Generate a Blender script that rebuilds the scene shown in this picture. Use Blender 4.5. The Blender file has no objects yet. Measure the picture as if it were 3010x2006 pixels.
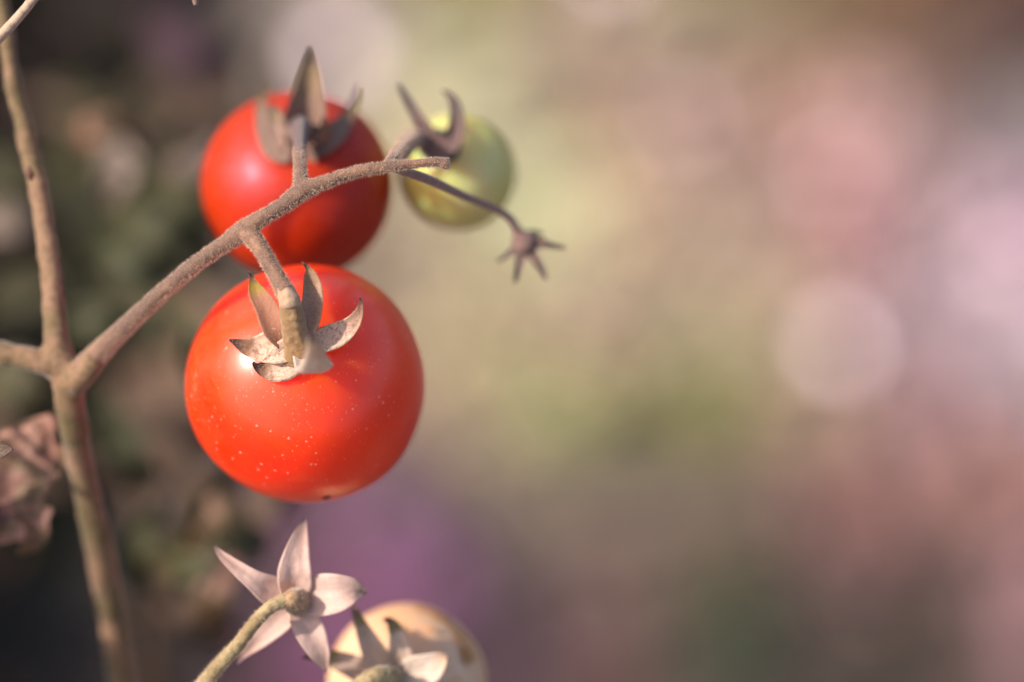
import bpy, bmesh, math, random
from mathutils import Vector, Matrix, noise
from mathutils.bvhtree import BVHTree
R = math.radians
sc = bpy.context.scene
col = sc.collection
rnd = random.Random(7)

# ------------------------------------------------------------------ camera
PITCH = 50.0
CAM = Vector((0.0, 0.0, 1.53))
FWD = Vector((0, math.cos(R(PITCH)), -math.sin(R(PITCH))))
UP = Vector((0, math.sin(R(PITCH)), math.cos(R(PITCH))))
RT = Vector((1, 0, 0))
LENS, SENSOR, W0, H0 = 100.0, 36.0, 3010.0, 2006.0
FPX = LENS / SENSOR * W0
FOCUS = 0.3215
cd = bpy.data.cameras.new('camera')
cam = bpy.data.objects.new('camera', cd)
col.objects.link(cam)
cam.location = CAM
cam.rotation_euler = (R(90 - PITCH), 0, 0)
cd.lens = LENS; cd.sensor_width = SENSOR
cd.clip_start = 0.02; cd.clip_end = 1000
cd.dof.use_dof = True
cd.dof.focus_distance = FOCUS
cd.dof.aperture_fstop = 5.8
sc.camera = cam

# ------------------------------------------------------------------ light
SUN = (RT * -0.735 + UP * 0.36 + FWD * -0.575).normalized()      # towards the sun: low, from the left
elev = math.asin(SUN.z); az = math.atan2(SUN.x, SUN.y)
w = bpy.data.worlds.new('World'); sc.world = w; w.use_nodes = True
wn = w.node_tree
sky = wn.nodes.new('ShaderNodeTexSky'); sky.sky_type = 'NISHITA'
sky.sun_disc = False; sky.sun_elevation = elev; sky.sun_rotation = az
sky.air_density = 1.0; sky.dust_density = 3.0; sky.ozone_density = 1.0
bg = wn.nodes['Background']; bg.inputs['Strength'].default_value = 0.135
wn.links.new(sky.outputs[0], bg.inputs['Color'])
sd = bpy.data.lights.new('sun', 'SUN'); sd.energy = 4.0; sd.angle = R(0.53); sd.color = (1.0, 0.93, 0.84)
so = bpy.data.objects.new('sun', sd); col.objects.link(so)
so.rotation_euler = SUN.to_track_quat('Z', 'Y').to_euler()
sc.view_settings.view_transform = 'Standard'; sc.view_settings.look = 'None'
sc.view_settings.exposure = 0.75; sc.view_settings.gamma = 1.0
sc.cycles.use_denoising = True
sc.cycles.max_bounces = 8

# ------------------------------------------------------------------ helpers
def P(px, py, d):
    """world point seen at photograph pixel px,py at d metres along the view axis"""
    return CAM + RT * ((px - W0/2) / FPX * d) - UP * ((py - H0/2) / FPX * d) + FWD * d

def GP(px, py, h=0.0):
    r = FWD + RT * ((px - W0/2) / FPX) - UP * ((py - H0/2) / FPX)
    return CAM + r * ((CAM.z - h) / -r.z)

def cr(pts, n):
    """Catmull-Rom through tuples, n samples per span"""
    out = []
    p = [pts[0]] + list(pts) + [pts[-1]]
    for i in range(1, len(p) - 2):
        a, b, c, d = p[i-1], p[i], p[i+1], p[i+2]
        for k in range(n):
            t = k / n
            out.append(tuple(0.5*((2*b[j]) + (-a[j]+c[j])*t + (2*a[j]-5*b[j]+4*c[j]-d[j])*t*t + (-a[j]+3*b[j]-3*c[j]+d[j])*t**3) for j in range(len(b))))
    out.append(tuple(pts[-1]))
    return out

def thing(name, label, cat, loc, group=None):
    o = bpy.data.objects.new(name, None); col.objects.link(o)
    o.empty_display_size = 0.005
    o.location = loc; o['label'] = label; o['category'] = cat
    if group: o['group'] = group
    return o

def mesh_obj(name, V, F, mat, parent=None, origin=None, uv=None, smooth=True, label=None, kind=None):
    """V in world coordinates; object sits at its parent's root origin"""
    org = origin if origin is not None else Vector((0, 0, 0))
    me = bpy.data.meshes.new(name)
    me.from_pydata([tuple(Vector(v) - org) for v in V], [], F)
    if smooth: me.polygons.foreach_set('use_smooth', [True] * len(me.polygons))
    if uv:
        l = me.uv_layers.new(name='UVMap')
        idx = [0] * len(me.loops); me.loops.foreach_get('vertex_index', idx)
        buf = []
        for i in idx: buf.extend(uv[i])
        l.data.foreach_set('uv', buf)
    me.materials.append(mat)
    o = bpy.data.objects.new(name, me); col.objects.link(o)
    if parent is not None: o.parent = parent
    else: o.location = org
    if label: o['label'] = label
    if kind: o['kind'] = kind
    return o

def tube(pts, seg=14, sub=8, bump=0.0, bf=900, cap=True, ridge=0.0):
    """pts: (x,y,z,r) world"""
    s = cr(pts, sub)
    V, F, U = [], [], []
    prev = None
    n = len(s)
    for i, q in enumerate(s):
        p = Vector(q[:3]); r = q[3]
        a = Vector(s[max(i-1, 0)][:3]); b = Vector(s[min(i+1, n-1)][:3])
        t = (b - a).normalized()
        if prev is None:
            x = t.orthogonal().normalized()
        else:
            x = (prev - t * prev.dot(t)).normalized()
        prev = x
        y = t.cross(x)
        for k in range(seg):
            an = 2*math.pi*k/seg
            d = x*math.cos(an) + y*math.sin(an)
            rr = r * (1 + ridge*math.cos(5*an))
            v = p + d*rr
            if bump: v = v + d*(noise.noise(v*bf)*bump*r)
            V.append(v); U.append((i/(n-1), k/seg))
    for i in range(n-1):
        for k in range(seg):
            k2 = (k+1) % seg
            F.append((i*seg+k, i*seg+k2, (i+1)*seg+k2, (i+1)*seg+k))
    if cap:
        F.append(tuple(range(seg))[::-1]); F.append(tuple((n-1)*seg+k for k in range(seg)))
    return V, F, U

def back(d):
    """everything behind the fruiting stalk stands half a centimetre further off"""
    return d + .006*max(0.0, min(1.0, (d-.3255)/.012))

def pt(spec):
    """(px,py,d,r_px) -> (x,y,z,r)"""
    px, py, d, r = spec
    d = back(d)
    v = P(px, py, d)
    return (v.x, v.y, v.z, r*d/FPX)

def merge(*ms):
    V, F, U = [], [], []
    for m in ms:
        o = len(V); V += m[0]; F += [tuple(i+o for i in f) for f in m[1]]
        U += m[2] if len(m) > 2 and m[2] else [(0, 0)]*len(m[0])
    return V, F, U

def remeshed(V, F, vox, smooth=6, amp=0.0, freq=900):
    """weld overlapping tubes into one skin"""
    me = bpy.data.meshes.new('tmp'); me.from_pydata([tuple(v) for v in V], [], F)
    o = bpy.data.objects.new('tmp', me); col.objects.link(o)
    m = o.modifiers.new('r', 'REMESH'); m.mode = 'VOXEL'; m.voxel_size = vox
    if smooth:
        s = o.modifiers.new('s', 'SMOOTH'); s.factor = 0.6; s.iterations = smooth
    dg = bpy.context.evaluated_depsgraph_get()
    ev = bpy.data.meshes.new_from_object(o.evaluated_get(dg))
    nV = []
    for v in ev.vertices:
        c = v.co.copy()
        if amp: c += v.normal * amp * (noise.noise(c*freq) + 0.5*noise.noise(c*freq*2.7))
        nV.append(c)
    nF = [tuple(p.vertices) for p in ev.polygons]
    bpy.data.objects.remove(o); bpy.data.meshes.remove(me); bpy.data.meshes.remove(ev)
    return nV, nF

def ribbon(spine, side=None, cup=0.15, rows=26, cols=11, wrinkle=0.06, th=0.00018, ragged=0.0, keel=0.0, seed=0.0, sharp=False):
    """spine: (px,py,d,width_px[,cup factor]); leaf-like blade with thickness. side: camera-space vector across it"""
    sp = [pt(s[:4]) for s in spine]
    per = max(2, int(rows/(len(sp)-1)))
    s = cr(sp, per); n = len(s)
    top, uv, nor = [], [], []
    S0 = None
    for i, q in enumerate(s):
        p = Vector(q[:3]); wd = max(q[3], 1e-5)
        a = Vector(s[max(i-1, 0)][:3]); b = Vector(s[min(i+1, n-1)][:3])
        T = (b-a).normalized()
        if side is not None:
            sv = RT*side[0] + UP*side[1] - FWD*side[2]
            S = (sv - T*sv.dot(T)).normalized()
        else:
            S = T.cross((CAM-p).normalized())
            if S.length < 0.25 and S0: S = S0
            S.normalize()
        if S0 and S.dot(S0) < 0: S = -S
        S0 = S
        N = S.cross(T).normalized()
        if N.dot(CAM-p) < 0 and side is None: N = -N
        t = i/(n-1)
        for j in range(cols):
            u = 2*j/(cols-1) - 1
            hw = wd/2
            if ragged: hw *= 1 + ragged*noise.noise(Vector((t*7, seed + (3 if u > 0 else 9), seed)))*1.6
            off = cup*wd*(u*u) - keel*wd*(1-abs(u))
            wr = wrinkle*wd*(noise.noise(Vector((t*5+seed, u*2.2, seed*1.7))) + 0.5*noise.noise(Vector((t*13+seed, u*5, seed))) + (0.3*abs(noise.noise(Vector((t*22+seed, u*9, seed)))) if ragged else 0))
            top.append(p + S*(u*hw) + N*(off+wr)); nor.append(N); uv.append((t, (u+1)/2))
    m = len(top)
    V = top + [top[i] - nor[i]*th for i in range(m)]
    F = []
    for i in range(n-1):
        for j in range(cols-1):
            a = i*cols+j
            F.append((a, a+1, a+cols+1, a+cols)); F.append((m+a, m+a+cols, m+a+cols+1, m+a+1))
    for i in range(n-1):
        a = i*cols; F.append((a, a+cols, m+a+cols, m+a))
        a = i*cols+cols-1; F.append((a, m+a, m+a+cols, a+cols))
    for j in range(cols-1):
        F.append((j, m+j, m+j+1, j+1)); a = (n-1)*cols+j; F.append((a, a+1, m+a+1, m+a))
    return V, F, uv + uv

def hairs(V, F, count, length, width, seed=1, keep=None):
    """fine felt of single-triangle hairs on a surface"""
    rr = random.Random(seed)
    hV, hF = [], []
    areas, tot = [], 0
    for f in F:
        if len(f) > 4: areas.append(tot); continue
        a = ((V[f[1]]-V[f[0]]).cross(V[f[2]]-V[f[0]])).length
        tot += a; areas.append(tot)
    import bisect
    for _ in range(count):
        f = F[min(bisect.bisect_left(areas, rr.random()*tot), len(F)-1)]
        if len(f) > 4: continue
        a, b, c = V[f[0]], V[f[1]], V[f[2]]
        u, v = rr.random(), rr.random()
        p = a + (b-a)*u + (c-b)*v if len(f) == 4 else a + (b-a)*u*0.5 + (c-a)*v*0.5
        if keep and not keep(p): continue
        N = (b-a).cross(c-a)
        if N.length < 1e-14: continue
        N.normalize()
        d = (N + Vector((rr.gauss(0, .35), rr.gauss(0, .35), rr.gauss(0, .35)))).normalized()
        s = d.orthogonal().normalized()
        L = length*rr.uniform(.45, 1.2); k = len(hV)
        mid = p + d*L*0.5
        bend = Vector((rr.gauss(0, .12), rr.gauss(0, .12), -0.12))*L
        hV += [p - s*width/2, p + s*width/2, mid + s*width*0.35 + bend*.3, mid - s*width*0.35 + bend*.3, p + d*L + bend]
        hF += [(k, k+1, k+2, k+3), (k+3, k+2, k+4)]
    return hV, hF

# ------------------------------------------------------------------ materials
def lin(r, g, b):
    f = lambda c: (c/255/12.92) if c/255 <= 0.04045 else ((c/255+0.055)/1.055)**2.4
    return (f(r), f(g), f(b), 1)

class NT:
    def __init__(s, name):
        s.m = bpy.data.materials.new(name); s.m.use_nodes = True
        s.t = s.m.node_tree; s.b = s.t.nodes['Principled BSDF']; s.out = s.t.nodes['Material Output']
    def n(s, typ, **kw):
        x = s.t.nodes.new(typ)
        for k, v in kw.items():
            if k.startswith('i_'):
                x.inputs[int(k[2:]) if k[2:].isdigit() else k[2:].replace('_', ' ')].default_value = v
            else: setattr(x, k, v)
        return x
    def l(s, a, b): s.t.links.new(a, b)
    def noise(s, vec, scale, detail=4, rough=0.6):
        x = s.n('ShaderNodeTexNoise'); x.inputs['Scale'].default_value = scale
        x.inputs['Detail'].default_value = detail; x.inputs['Roughness'].default_value = rough
        if vec is not None: s.l(vec, x.inputs['Vector'])
        return x.outputs['Fac']
    def ramp(s, fac, stops, interp='LINEAR'):
        x = s.n('ShaderNodeValToRGB'); x.color_ramp.interpolation = interp
        e = x.color_ramp.elements
        while len(e) < len(stops): e.new(0.5)
        for i, (p, c) in enumerate(stops):
            e[i].position = p; e[i].color = c if len(c) == 4 else (*c, 1)
        s.l(fac, x.inputs[0]); return x.outputs[0]
    def mix(s, fac, a, b, mode='MIX'):
        x = s.n('ShaderNodeMix', data_type='RGBA', blend_type=mode)
        for i, v in ((0, fac), (6, a), (7, b)):
            if isinstance(v, (int, float)): x.inputs[i].default_value = v
            elif isinstance(v, tuple): x.inputs[i].default_value = v
            else: s.l(v, x.inputs[i])
        return x.outputs[2]
    def math(s, op, a, b=0.0, clamp=False):
        x = s.n('ShaderNodeMath', operation=op, use_clamp=clamp)
        for i, v in ((0, a), (1, b)):
            if isinstance(v, (int, float)): x.inputs[i].default_value = v
            else: s.l(v, x.inputs[i])
        return x.outputs[0]
    def bump(s, h, strength, dist):
        x = s.n('ShaderNodeBump'); x.inputs['Strength'].default_value = strength; x.inputs['Distance'].default_value = dist
        s.l(h, x.inputs['Height']); s.l(x.outputs[0], s.b.inputs['Normal'])
    def obj(s): return s.n('ShaderNodeTexCoord').outputs['Object']
    def uv(s): return s.n('ShaderNodeTexCoord').outputs['UV']
    def thin(s, colour, amount):
        """light passing through a thin blade"""
        tr = s.n('ShaderNodeBsdfTranslucent'); mx = s.n('ShaderNodeMixShader'); mx.inputs[0].default_value = amount
        if isinstance(colour, tuple): tr.inputs[0].default_value = colour
        else: s.l(colour, tr.inputs[0])
        s.l(s.b.outputs[0], mx.inputs[1]); s.l(tr.outputs[0], mx.inputs[2]); s.l(mx.outputs[0], s.out.inputs[0])

def stem_mat(name, c1, c2, c3, warm=1.0):
    k = NT(name); o = k.obj()
    a = k.noise(o, 150, 4); b = k.noise(o, 1500, 4, .7)
    c = k.mix(k.ramp(a, [(.42, (0, 0, 0)), (.58, (1, 1, 1))]), c1, c2)
    c = k.mix(k.ramp(b, [(.46, (0, 0, 0)), (.72, (.8, .8, .8))]), c, c3)
    k.l(c, k.b.inputs['Base Color'])
    k.b.inputs['Roughness'].default_value = .75
    k.b.inputs['Sheen Weight'].default_value = .35; k.b.inputs['Sheen Roughness'].default_value = .4
    k.b.inputs['Specular IOR Level'].default_value = .3
    k.bump(b, .5, .0002)
    return k.m

def sepal_mat(name, base, mid, dark, tipstart=.72, vein=(.30, .13, .075, 1), green=None, trans=.25, sp=.7, streak=0.0):
    k = NT(name); u = k.uv(); o = k.obj()
    sep = k.n('ShaderNodeSeparateXYZ'); k.l(u, sep.inputs[0])
    n1 = k.noise(o, 500, 4, .65); n2 = k.noise(o, 2600, 3, .7)
    t = k.math('ADD', sep.outputs[0], k.math('MULTIPLY', k.math('SUBTRACT', n1, .5), .5))
    c = k.ramp(t, [(0.0, base), (.45, base), (tipstart, mid), (min(tipstart+.2, .98), dark)])
    if green:
        c = k.mix(k.ramp(k.noise(o, 180, 2), [(.5, (0, 0, 0)), (.66, (.8, .8, .8))]), c, green)
    # lengthwise veins
    mp = k.n('ShaderNodeMapping'); mp.inputs['Scale'].default_value = (1.5, 22, 1); k.l(u, mp.inputs[0])
    vn = k.noise(mp.outputs[0], 1.0, 3, .6)
    c = k.mix(k.ramp(vn, [(.52, (0, 0, 0)), (.7, (.3, .3, .3))]), c, vein)
    c = k.mix(k.ramp(n2, [(.50, (0, 0, 0)), (.66, (sp, sp, sp))]), c, vein)
    if streak:      # darker midrib that widens towards the tip
        a = k.math('SUBTRACT', 1.0, k.math('MULTIPLY', k.math('ABSOLUTE', k.math('SUBTRACT', sep.outputs[1], .5)), 3.2), True)
        b = k.math('MULTIPLY', k.math('SUBTRACT', t, .3), 2.6, True)
        c = k.mix(k.math('MULTIPLY', k.math('MULTIPLY', a, b), streak), c, (.22, .13, .11, 1))
    k.l(c, k.b.inputs['Base Color']); k.b.inputs['Roughness'].default_value = .7
    k.b.inputs['Sheen Weight'].default_value = .25; k.b.inputs['Specular IOR Level'].default_value = .3
    k.bump(k.math('ADD', vn, n2), .5, .00015)
    k.thin(c, trans)
    return k.m

def fruit_mat(name, c1, c2, pole, bloom_sheen=(.85, .22, .15, 1), bl=.25, sss=.25, specks=.5, stains=None, rough=.3, coat=.5, scale=.002, crough=.16, tint=None, level=.5):
    k = NT(name); o = k.obj()
    sep = k.n('ShaderNodeSeparateXYZ'); k.l(o, sep.inputs[0])
    n1 = k.noise(o, 90, 3, .5); n2 = k.noise(o, 420, 5, .6)
    c = k.mix(k.ramp(n1, [(.35, (0, 0, 0)), (.68, (1, 1, 1))]), c1, c2)
    zf = k.ramp(k.math('MULTIPLY', sep.outputs[2], 70.0, True), [(.6, (0, 0, 0)), (.95, (.7, .7, .7))])
    c = k.mix(zf, c, pole)
    c = k.mix(k.ramp(n2, [(.6, (0, 0, 0)), (.8, (bl*.6, bl*.6, bl*.6))]), c, bloom_sheen)     # dusty bloom, with pale reflected sheen put into the colour
    # dust specks
    vo = k.n('ShaderNodeTexVoronoi', feature='F1'); vo.inputs['Scale'].default_value = 1900; k.l(o, vo.inputs['Vector'])
    sp = k.n('ShaderNodeSeparateColor'); k.l(vo.outputs['Color'], sp.inputs[0])
    r = k.math('MULTIPLY', k.math('POWER', sp.outputs[0], 2.0), .36)
    m = k.math('LESS_THAN', vo.outputs['Distance'], r)
    m = k.math('MULTIPLY', m, k.math('GREATER_THAN', sp.outputs[1], .72))
    m = k.math('MULTIPLY', m, specks)
    c = k.mix(m, c, (.85, .5, .42, 1))
    m2 = k.n('ShaderNodeTexVoronoi', feature='F1'); m2.inputs['Scale'].default_value = 3300; k.l(o, m2.inputs['Vector'])
    s2 = k.n('ShaderNodeSeparateColor'); k.l(m2.outputs['Color'], s2.inputs[0])
    f2 = k.math('MULTIPLY', k.math('LESS_THAN', m2.outputs['Distance'], k.math('MULTIPLY', s2.outputs[2], .42)), k.math('GREATER_THAN', k.math('ADD', s2.outputs[0], k.math('MULTIPLY', k.noise(o, 260, 3), .8)), 1.18))
    c = k.mix(k.math('MULTIPLY', f2, specks*.6), c, (.85, .45, .38, 1))
    c = k.mix(k.ramp(k.noise(o, 75, 4, .6), [(.5, (0, 0, 0)), (.75, (bl*.9,)*3)]), c, bloom_sheen)  # broad patches holding the pink reflected sheen as skin colour
    if stains:
        c = k.mix(k.ramp(k.noise(o, 170, 4, .55), [(.58, (0, 0, 0)), (.66, (.75, .75, .75)), (.75, (1, 1, 1))]), c, stains)
    k.l(c, k.b.inputs['Base Color'])
    k.l(k.ramp(n2, [(.3, (rough*.8,)*3), (.75, (rough*1.35,)*3)]), k.b.inputs['Roughness'])
    k.b.inputs['Subsurface Weight'].default_value = sss
    k.b.inputs['Subsurface Radius'].default_value = (1.0, .25, .12); k.b.inputs['Subsurface Scale'].default_value = scale; k.b.inputs['Specular IOR Level'].default_value = level
    k.b.inputs['Coat Weight'].default_value = coat; k.b.inputs['Coat Roughness'].default_value = crough
    if tint: k.b.inputs['Specular Tint'].default_value = tint; k.b.inputs['Coat Tint'].default_value = (1, 1, 1, 1)
    k.b.inputs['IOR'].default_value = 1.5
    k.bump(k.math('ADD', k.noise(o, 160, 2), k.math('MULTIPLY', n2, .15)), .35, .0006)
    return k.m

M = {}
M['stem'] = stem_mat('dry_stem', (.23, .125, .068, 1), (.115, .078, .028, 1), (.08, .045, .025, 1))
M['truss'] = stem_mat('mottled_stalk', (.26, .135, .08, 1), (.13, .072, .05, 1), (.10, .05, .035, 1))
M['pedicel'] = stem_mat('dry_pedicel', (.40, .28, .19, 1), (.33, .21, .14, 1), (.17, .09, .06, 1))
M['column'] = stem_mat('olive_column', (.36, .22, .115, 1), (.25, .14, .06, 1), (.15, .07, .035, 1))
M['knuckle'] = stem_mat('pale_knuckle', (.40, .26, .16, 1), (.36, .22, .13, 1), (.24, .13, .08, 1))
M['mauve_stem'] = stem_mat('mauve_stem', (.15, .075, .065, 1), (.19, .11, .085, 1), (.08, .045, .045, 1))
M['bud_stalk'] = stem_mat('mauve_bud_stalk', (.27, .13, .11, 1), (.30, .17, .13, 1), (.16, .08, .07, 1))
M['star_stalk'] = stem_mat('star_stalk', (.33, .24, .12, 1), (.24, .16, .075, 1), (.10, .065, .03, 1))
k = NT('fine_hair'); k.b.inputs['Base Color'].default_value = (.66, .46, .33, 1); k.b.inputs['Roughness'].default_value = .5
k.thin((.6, .45, .36, 1), .4); M['hair'] = k.m
M['red'] = fruit_mat('ripe_skin', (.80, .022, .0008, 1), (.84, .040, .001, 1), (.86, .075, .002, 1), bl=.12, sss=1.0, rough=.4, coat=.95, crough=.28, scale=.012, specks=.33, level=.12)
M['red2'] = fruit_mat('deep_ripe_skin', (.36, .020, .001, 1), (.42, .026, .001, 1), (.50, .034, .002, 1), specks=.15, bl=.03, bloom_sheen=(.62, .09, .14, 1), rough=.42, coat=0, scale=.01, tint=(1, .5, .75, 1), level=.45)
M['green'] = fruit_mat('unripe_skin', (.50, .44, .09, 1), (.60, .54, .20, 1), (.40, .42, .08, 1), bloom_sheen=(.6, .5, .35, 1), specks=.2, rough=.45, bl=.12, scale=.008, sss=.9)
M['beige'] = fruit_mat('pale_skin', (.64, .345, .175, 1), (.68, .42, .26, 1), (.66, .50, .38, 1), bloom_sheen=(.7, .5, .42, 1), specks=.1, stains=(.56, .22, .06, 1), rough=.45, coat=.2)
SB, SM_, SD = (.76, .50, .36, 1), (.40, .20, .12, 1), (.07, .035, .035, 1)
M['sepal'] = sepal_mat('dry_sepal', SB, SM_, SD)
M['sepal_scorched'] = sepal_mat('scorched_sepal', (.74, .48, .34, 1), (.26, .12, .06, 1), (.05, .02, .018, 1), tipstart=.58)
M['sepal_green'] = sepal_mat('olive_sepal', (.40, .17, .10, 1), (.34, .22, .02, 1), (.07, .03, .025, 1), tipstart=.6)
M['sepal_brown'] = sepal_mat('brown_sepal', (.46, .28, .19, 1), (.27, .16, .07, 1), (.07, .035, .035, 1), tipstart=.7)
M['sepal_pale'] = sepal_mat('pale_sepal', (.72, .56, .44, 1), (.66, .42, .26, 1), (.07, .04, .06, 1), tipstart=.75, sp=.3)
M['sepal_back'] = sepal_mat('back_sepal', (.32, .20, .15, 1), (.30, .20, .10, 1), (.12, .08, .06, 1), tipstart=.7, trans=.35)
M['sepal_star'] = sepal_mat('star_sepal', (.74, .50, .41, 1), (.50, .31, .25, 1), (.13, .07, .10, 1), tipstart=.78, trans=.3, sp=.2, streak=.8)
M['sepal_sage'] = sepal_mat('sage_sepal', (.70, .52, .40, 1), (.30, .24, .09, 1), (.12, .06, .05, 1), tipstart=.66, sp=.2, trans=.35, streak=.6)
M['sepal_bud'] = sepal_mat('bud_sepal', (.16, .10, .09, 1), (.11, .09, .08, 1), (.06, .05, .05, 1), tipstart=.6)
k = NT('scar'); k.b.inputs['Base Color'].default_value = (.10, .035, .02, 1); k.b.inputs['Roughness'].default_value = .8; M['scar'] = k.m

def leaf_mat(name, cs, trans=.3):
    k = NT(name); u = k.uv(); o = k.obj()
    ri = k.n('ShaderNodeObjectInfo').outputs['Random']
    st = [(i/(len(cs)-1) if len(cs) > 1 else 0, c) for i, c in enumerate(cs)]
    n1 = k.noise(o, 150, 5, .65); n2 = k.noise(o, 520, 4, .6)
    f = k.math('ADD', k.math('MULTIPLY', ri, .5), k.math('MULTIPLY', k.math('SUBTRACT', n1, .35), 1.9), True)
    c = k.ramp(f, st)
    c = k.mix(k.ramp(n2, [(.5, (0, 0, 0)), (.7, (.6, .6, .6))]), c, tuple(x*.4 for x in cs[0][:3])+(1,))
    k.l(c, k.b.inputs['Base Color']); k.b.inputs['Roughness'].default_value = .65
    k.bump(n2, .6, .0006); k.thin(c, trans)
    return k.m
M['leaf_pink'] = leaf_mat('withered_pink', [(.035, .012, .026, 1), (.16, .08, .03, 1), (.09, .065, .025, 1), (.54, .27, .19, 1), (.14, .09, .035, 1), (.32, .15, .11, 1)])
M['leaf_olive'] = leaf_mat('withered_olive', [(.03, .03, .006, 1), (.06, .055, .014, 1), (.10, .07, .03, 1)])
M['leaf_brown'] = leaf_mat('withered_brown', [(.06, .032, .022, 1), (.15, .085, .05, 1), (.22, .13, .09, 1)])
M['leaf_purple'] = leaf_mat('withered_purple', [(.02, .004, .010, 1), (.045, .012, .022, 1), (.07, .025, .04, 1)])
M['leaf_pale'] = leaf_mat('withered_pale', [(.20, .15, .11, 1), (.34, .24, .18, 1), (.38, .27, .22, 1)])

# ------------------------------------------------------------------ ground
k = NT('soil'); o = k.obj()
n1 = k.noise(o, 3, 6, .6); n2 = k.noise(o, 60, 5, .6)
c = k.ramp(n1, [(.3, (.05, .035, .028)), (.7, (.12, .085, .065))])
c = k.mix(k.ramp(n2, [(.45, (0, 0, 0)), (.7, (1, 1, 1))]), c, (.16, .12, .09, 1))
k.l(c, k.b.inputs['Base Color']); k.b.inputs['Roughness'].default_value = .95; k.bump(n2, .7, .01)
M['soil'] = k.m
# one sheet: fine near the plants, wide rings out to the horizon
V, F = [], []
rings = [0.15*i for i in range(1, 22)] + [4, 6, 10, 20, 45, 100, 250, 500]
cx, cy = 0.0, 1.4
V.append(Vector((cx, cy, 0))); SEG = 72
for r in rings:
    for k_ in range(SEG):
        a = 2*math.pi*k_/SEG
        x, y = cx+r*math.cos(a), cy+r*math.sin(a)
        z = (noise.noise(Vector((x*3, y*3, 0)))*.012 + noise.noise(Vector((x*11, y*11, 2)))*.005) * min(1, 3/r)
        V.append(Vector((x, y, z)))
for k_ in range(SEG): F.append((0, 1+k_, 1+(k_+1) % SEG))
for i in range(len(rings)-1):
    for k_ in range(SEG):
        a, b = 1+i*SEG+k_, 1+i*SEG+(k_+1) % SEG
        F.append((a, a+SEG, b+SEG, b))
g = mesh_obj('ground', V, F, M['soil'], kind='structure')

# what lies on the ground: colour of the litter differs from patch to patch (yellow grass straw, pink petals, plant shade put into the colour as dark tones at left)
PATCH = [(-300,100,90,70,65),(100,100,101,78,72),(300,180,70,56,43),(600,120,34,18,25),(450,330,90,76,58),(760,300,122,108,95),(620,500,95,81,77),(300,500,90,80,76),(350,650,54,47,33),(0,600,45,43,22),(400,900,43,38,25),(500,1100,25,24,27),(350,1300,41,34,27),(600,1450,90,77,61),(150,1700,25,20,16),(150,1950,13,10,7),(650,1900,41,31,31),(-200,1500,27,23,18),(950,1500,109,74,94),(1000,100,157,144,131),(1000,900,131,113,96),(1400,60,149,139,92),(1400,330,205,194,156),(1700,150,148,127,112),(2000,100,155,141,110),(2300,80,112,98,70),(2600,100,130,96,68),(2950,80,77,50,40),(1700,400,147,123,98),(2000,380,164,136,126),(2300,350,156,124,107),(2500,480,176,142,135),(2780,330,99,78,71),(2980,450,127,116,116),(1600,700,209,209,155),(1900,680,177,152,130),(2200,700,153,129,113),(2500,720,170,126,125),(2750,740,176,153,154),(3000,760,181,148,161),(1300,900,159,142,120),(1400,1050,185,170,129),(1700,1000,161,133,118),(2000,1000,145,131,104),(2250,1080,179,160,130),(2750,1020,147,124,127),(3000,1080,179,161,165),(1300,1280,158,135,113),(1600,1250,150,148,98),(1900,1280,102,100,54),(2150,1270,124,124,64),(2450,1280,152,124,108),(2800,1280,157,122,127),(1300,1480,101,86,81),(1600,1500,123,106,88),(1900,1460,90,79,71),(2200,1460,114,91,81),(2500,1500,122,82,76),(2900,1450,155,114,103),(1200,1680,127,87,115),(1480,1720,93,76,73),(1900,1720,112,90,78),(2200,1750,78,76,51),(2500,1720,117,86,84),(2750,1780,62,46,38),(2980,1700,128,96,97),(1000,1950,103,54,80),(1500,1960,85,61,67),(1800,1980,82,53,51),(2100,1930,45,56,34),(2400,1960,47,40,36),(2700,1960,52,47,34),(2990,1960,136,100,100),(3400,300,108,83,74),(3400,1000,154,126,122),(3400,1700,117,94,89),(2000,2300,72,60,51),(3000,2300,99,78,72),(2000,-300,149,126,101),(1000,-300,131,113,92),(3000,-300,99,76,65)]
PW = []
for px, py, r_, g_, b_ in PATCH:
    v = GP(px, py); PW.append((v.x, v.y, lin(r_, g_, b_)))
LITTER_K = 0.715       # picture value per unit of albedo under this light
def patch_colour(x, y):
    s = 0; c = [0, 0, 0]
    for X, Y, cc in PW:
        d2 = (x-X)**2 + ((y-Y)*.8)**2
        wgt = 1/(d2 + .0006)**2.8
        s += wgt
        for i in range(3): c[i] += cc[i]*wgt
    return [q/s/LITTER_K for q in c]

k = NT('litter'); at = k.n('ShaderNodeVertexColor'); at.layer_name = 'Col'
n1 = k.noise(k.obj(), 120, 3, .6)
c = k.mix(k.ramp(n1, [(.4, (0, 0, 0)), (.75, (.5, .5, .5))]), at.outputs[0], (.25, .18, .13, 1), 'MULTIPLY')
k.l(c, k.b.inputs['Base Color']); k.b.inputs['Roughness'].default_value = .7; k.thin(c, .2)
M['litter'] = k.m

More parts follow.
